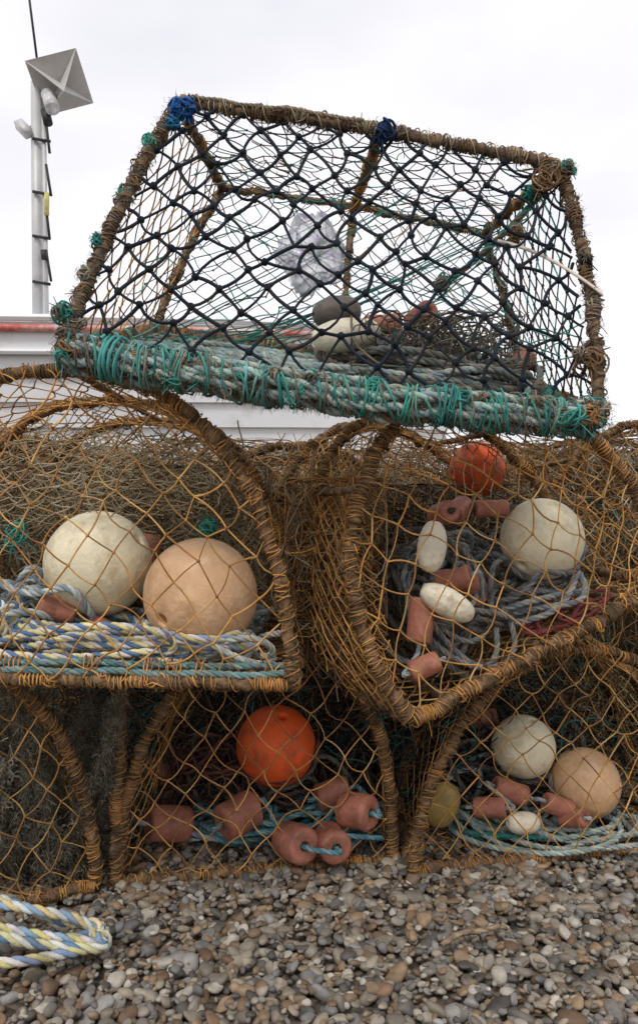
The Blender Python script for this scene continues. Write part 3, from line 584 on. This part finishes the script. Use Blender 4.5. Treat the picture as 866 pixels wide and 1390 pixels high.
# ---------------------------------------------------------------- boat
par=empty('fishing_boat')
MWH=mat('white_boat_paint',(.80,.81,.82),rough=.45,bump=.15,bscale=20,var=.06,vscale=3,dirt=(.45,.42,.37),dscale=3,damt=.6)
MRD=mat('red_boat_paint',(.55,.11,.085),rough=.5,bump=.2,bscale=20,var=.15,dirt=(.75,.7,.65),dscale=5,damt=.95,dlo=.42)
mb=MB(); mr_=MB(); nS=60; S=np.linspace(0,1,nS)
def hull(s,v,off=0,side=1):
    x=-6.4+7.1*s+(.35*v*s**4)
    half=1.25*np.clip(1-s**4.0,0,1)**.75*(.35+.65*v**.6)+off
    z=.15+1.60*v+.12*s**3*v-.02*np.sin(s*3)
    return np.stack([x,5.75-side*half,z],-1)
npl=11
for side in (1,-1):
    for k in range(npl):
        v0,v1=k/npl,(k+1)/npl; a=hull(S,v0,.028,side); b_=hull(S,v1+.008,.0,side); c_=hull(S,v0,-.005,side)
        P=np.stack([c_,a,b_],1); i=np.arange(nS-1)[:,None]*3; j=np.arange(2)[None]
        mb.add(P.reshape(-1,3),np.stack(np.broadcast_arrays(i+j,i+3+j,i+4+j,i+1+j),-1).reshape(-1,4),col=(.8,.8,.8))
    tubes(mb,hull(S,1.0,.03,side)+V(0,0,.03),.022,(.8,.8,.8),6); tubes(mr_,hull(S,.985,.03,side)+V(0,0,-.005),.022,(.5,.05,.04),6); tubes(mb,hull(S,.9,.04,side),.018,(.8,.8,.8),6)
mb.build('hull_planking',MWH,par,smooth=False); mr_.build('red_gunwale',MRD,par)
mb=MB(); a=hull(S,.93,0,1); b_=hull(S,.93,0,-1); P=np.stack([a,b_],1); i=np.arange(nS-1)*2; mb.add(P.reshape(-1,3),np.stack([i,i+2,i+3,i+1],1)); mb.build('deck',MWH,par)
a=[hull(np.array([0.]),v,0,1)[0] for v in np.linspace(0,1,8)]; b_=[hull(np.array([0.]),v,0,-1)[0] for v in np.linspace(0,1,8)]
mb=MB(); P=np.stack([a,b_],1); i=np.arange(7)*2; mb.add(P.reshape(-1,3),np.stack([i,i+2,i+3,i+1],1)); mb.build('transom',MWH,par)
MG=mat('galvanised_metal',(.55,.55,.55),rough=.5,bump=.1,var=.12,vscale=8,metal=.2); MK=mat('black_fitting',(.03,.03,.03),rough=.5,bump=0); ML=mat('lamp_white',(.6,.6,.6),rough=.3,bump=0)
MGD=mat('reflector_sheet',(.56,.55,.53),rough=.5,bump=.1,var=.15,vscale=6,metal=.1,dirt=(.35,.32,.27),dscale=6)
par=empty('boat_mast'); d=5.2
def seg(name,a,b,r,m,n=12):
    mb=MB(); q=np.array([a,a+(b-a)*.001,a*.5+b*.5,b-(b-a)*.001,b]); tubes(mb,q,np.array([[r*.02,r,r,r,r*.02]]),(.5,.5,.5),n); return mb.build(name,m,par)
seg('pole',W(53,440,d)-Z*.5,W(50,112,d),.036,MG,20); seg('stay_tube',W(65,440,d-.03)-Z*.3,W(60,150,d-.03),.015,MG)
seg('antenna',W(52,90,d),W(33,-60,d),.008,MK,6); seg('reflector_stub',W(50,112,d),W(58,95,d),.012,MG,8)
for y in (190,262,322,384): seg('clamp',W(45,y-2,d-.05),W(69,y+2,d-.05),.010,MK,8)
for k in range(4): seg('cable',W(63,165+k*58,d-.06),W(68+(k%2)*2,208+k*58,d-.06),.009,MK,6)
seg('label',W(64,262,d-.07),W(64,292,d-.07),.016,mat('yellow_label',(.55,.5,.2),bump=0)); seg('label_2',W(60,340,d-.07),W(61,352,d-.07),.02,MK)
seg('floodlight',W(66,128,d-.05),W(72,148,d-.12),.045,ML,16); seg('floodlight_rim',W(62,150,d-.04),W(66,168,d-.06),.03,MK,12)
seg('small_lamp',W(26,168,d),W(40,182,d-.05),.04,MG,4); seg('lamp_arm',W(38,176,d),W(50,168,d),.01,MK,6)
c=W(82,112,d); Rm=np.array(Matrix.Rotation(math.radians(25),3,'Z') @ Matrix.Rotation(math.radians(38),3,'X') @ Matrix.Rotation(math.radians(20),3,'Y')); r_=.235; mb=MB()
E=[Rm[:,k]*r_ for k in range(3)]
for a,b_ in ((0,1),(1,2),(0,2)):
    nn=unit(np.cross(E[a],E[b_]))*.0025
    q=[c+E[a],c+E[b_],c-E[a],c-E[b_]]; P=[x+nn for x in q]+[x-nn for x in q]
    mb.add(P,[(0,1,2,3),(7,6,5,4),(0,4,5,1),(1,5,6,2),(2,6,7,3),(3,7,4,0)])
mb.build('radar_reflector',MGD,par,smooth=False)

# ---------------------------------------------------------------- sky, sun, camera
wd_=bpy.data.worlds.new('World'); sc.world=wd_; wd_.use_nodes=True; nt=wd_.node_tree; N=nt.nodes; L=nt.links; bg=N['Background']; bg.inputs[1].default_value=.1
sk=N.new('ShaderNodeTexSky'); sk.sky_type='NISHITA'; sk.sun_disc=False; sk.sun_elevation=math.radians(52); sk.sun_rotation=math.radians(200)
tc=N.new('ShaderNodeTexCoord'); mp_=N.new('ShaderNodeMapping'); mp_.inputs['Scale'].default_value=(1,1,2.2); L.new(tc.outputs['Generated'],mp_.inputs[0])
nz=N.new('ShaderNodeTexNoise'); nz.inputs['Scale'].default_value=1.9; nz.inputs['Detail'].default_value=4; nz.inputs['Roughness'].default_value=.45; L.new(mp_.outputs[0],nz.inputs['Vector'])
cr=N.new('ShaderNodeValToRGB'); L.new(nz.outputs['Fac'],cr.inputs[0]); cr.color_ramp.elements[0].position=.34; cr.color_ramp.elements[0].color=(.76,.76,.82,1); cr.color_ramp.elements[1].position=.56; cr.color_ramp.elements[1].color=(.97,.95,.98,1)
sc_=N.new('ShaderNodeVectorMath'); sc_.operation='SCALE'; sc_.inputs['Scale'].default_value=11.4; L.new(cr.outputs[0],sc_.inputs[0])
mx=N.new('ShaderNodeMix'); mx.data_type='RGBA'; mx.inputs[0].default_value=.95; L.new(sk.outputs[0],mx.inputs[6]); L.new(sc_.outputs[0],mx.inputs[7]); L.new(mx.outputs[2],bg.inputs[0])
sl=bpy.data.lights.new('sun','SUN'); sl.energy=1.5; sl.angle=math.radians(14); sl.color=(1,.96,.90); so=bpy.data.objects.new('sun',sl); sc.collection.objects.link(so)
el,az=math.radians(52),math.radians(200)
dirv=Vector((math.sin(az)*math.cos(el),math.cos(az)*math.cos(el),math.sin(el))); so.rotation_euler=dirv.to_track_quat('Z','Y').to_euler()
sc.view_settings.view_transform='Standard'; sc.view_settings.look='None'; sc.view_settings.exposure=0
cd=bpy.data.cameras.new('camera'); cam=bpy.data.objects.new('camera',cd); sc.collection.objects.link(cam); cam.location=(0,0,CZ); cam.rotation_euler=(math.radians(90),0,0)
cd.sensor_fit='VERTICAL'; cd.sensor_height=36; cd.lens=F/1390*36; cd.clip_start=.02; cd.clip_end=2000; sc.camera=cam
print('verts',sum(len(o.data.vertices) for o in sc.objects if o.type=='MESH'))
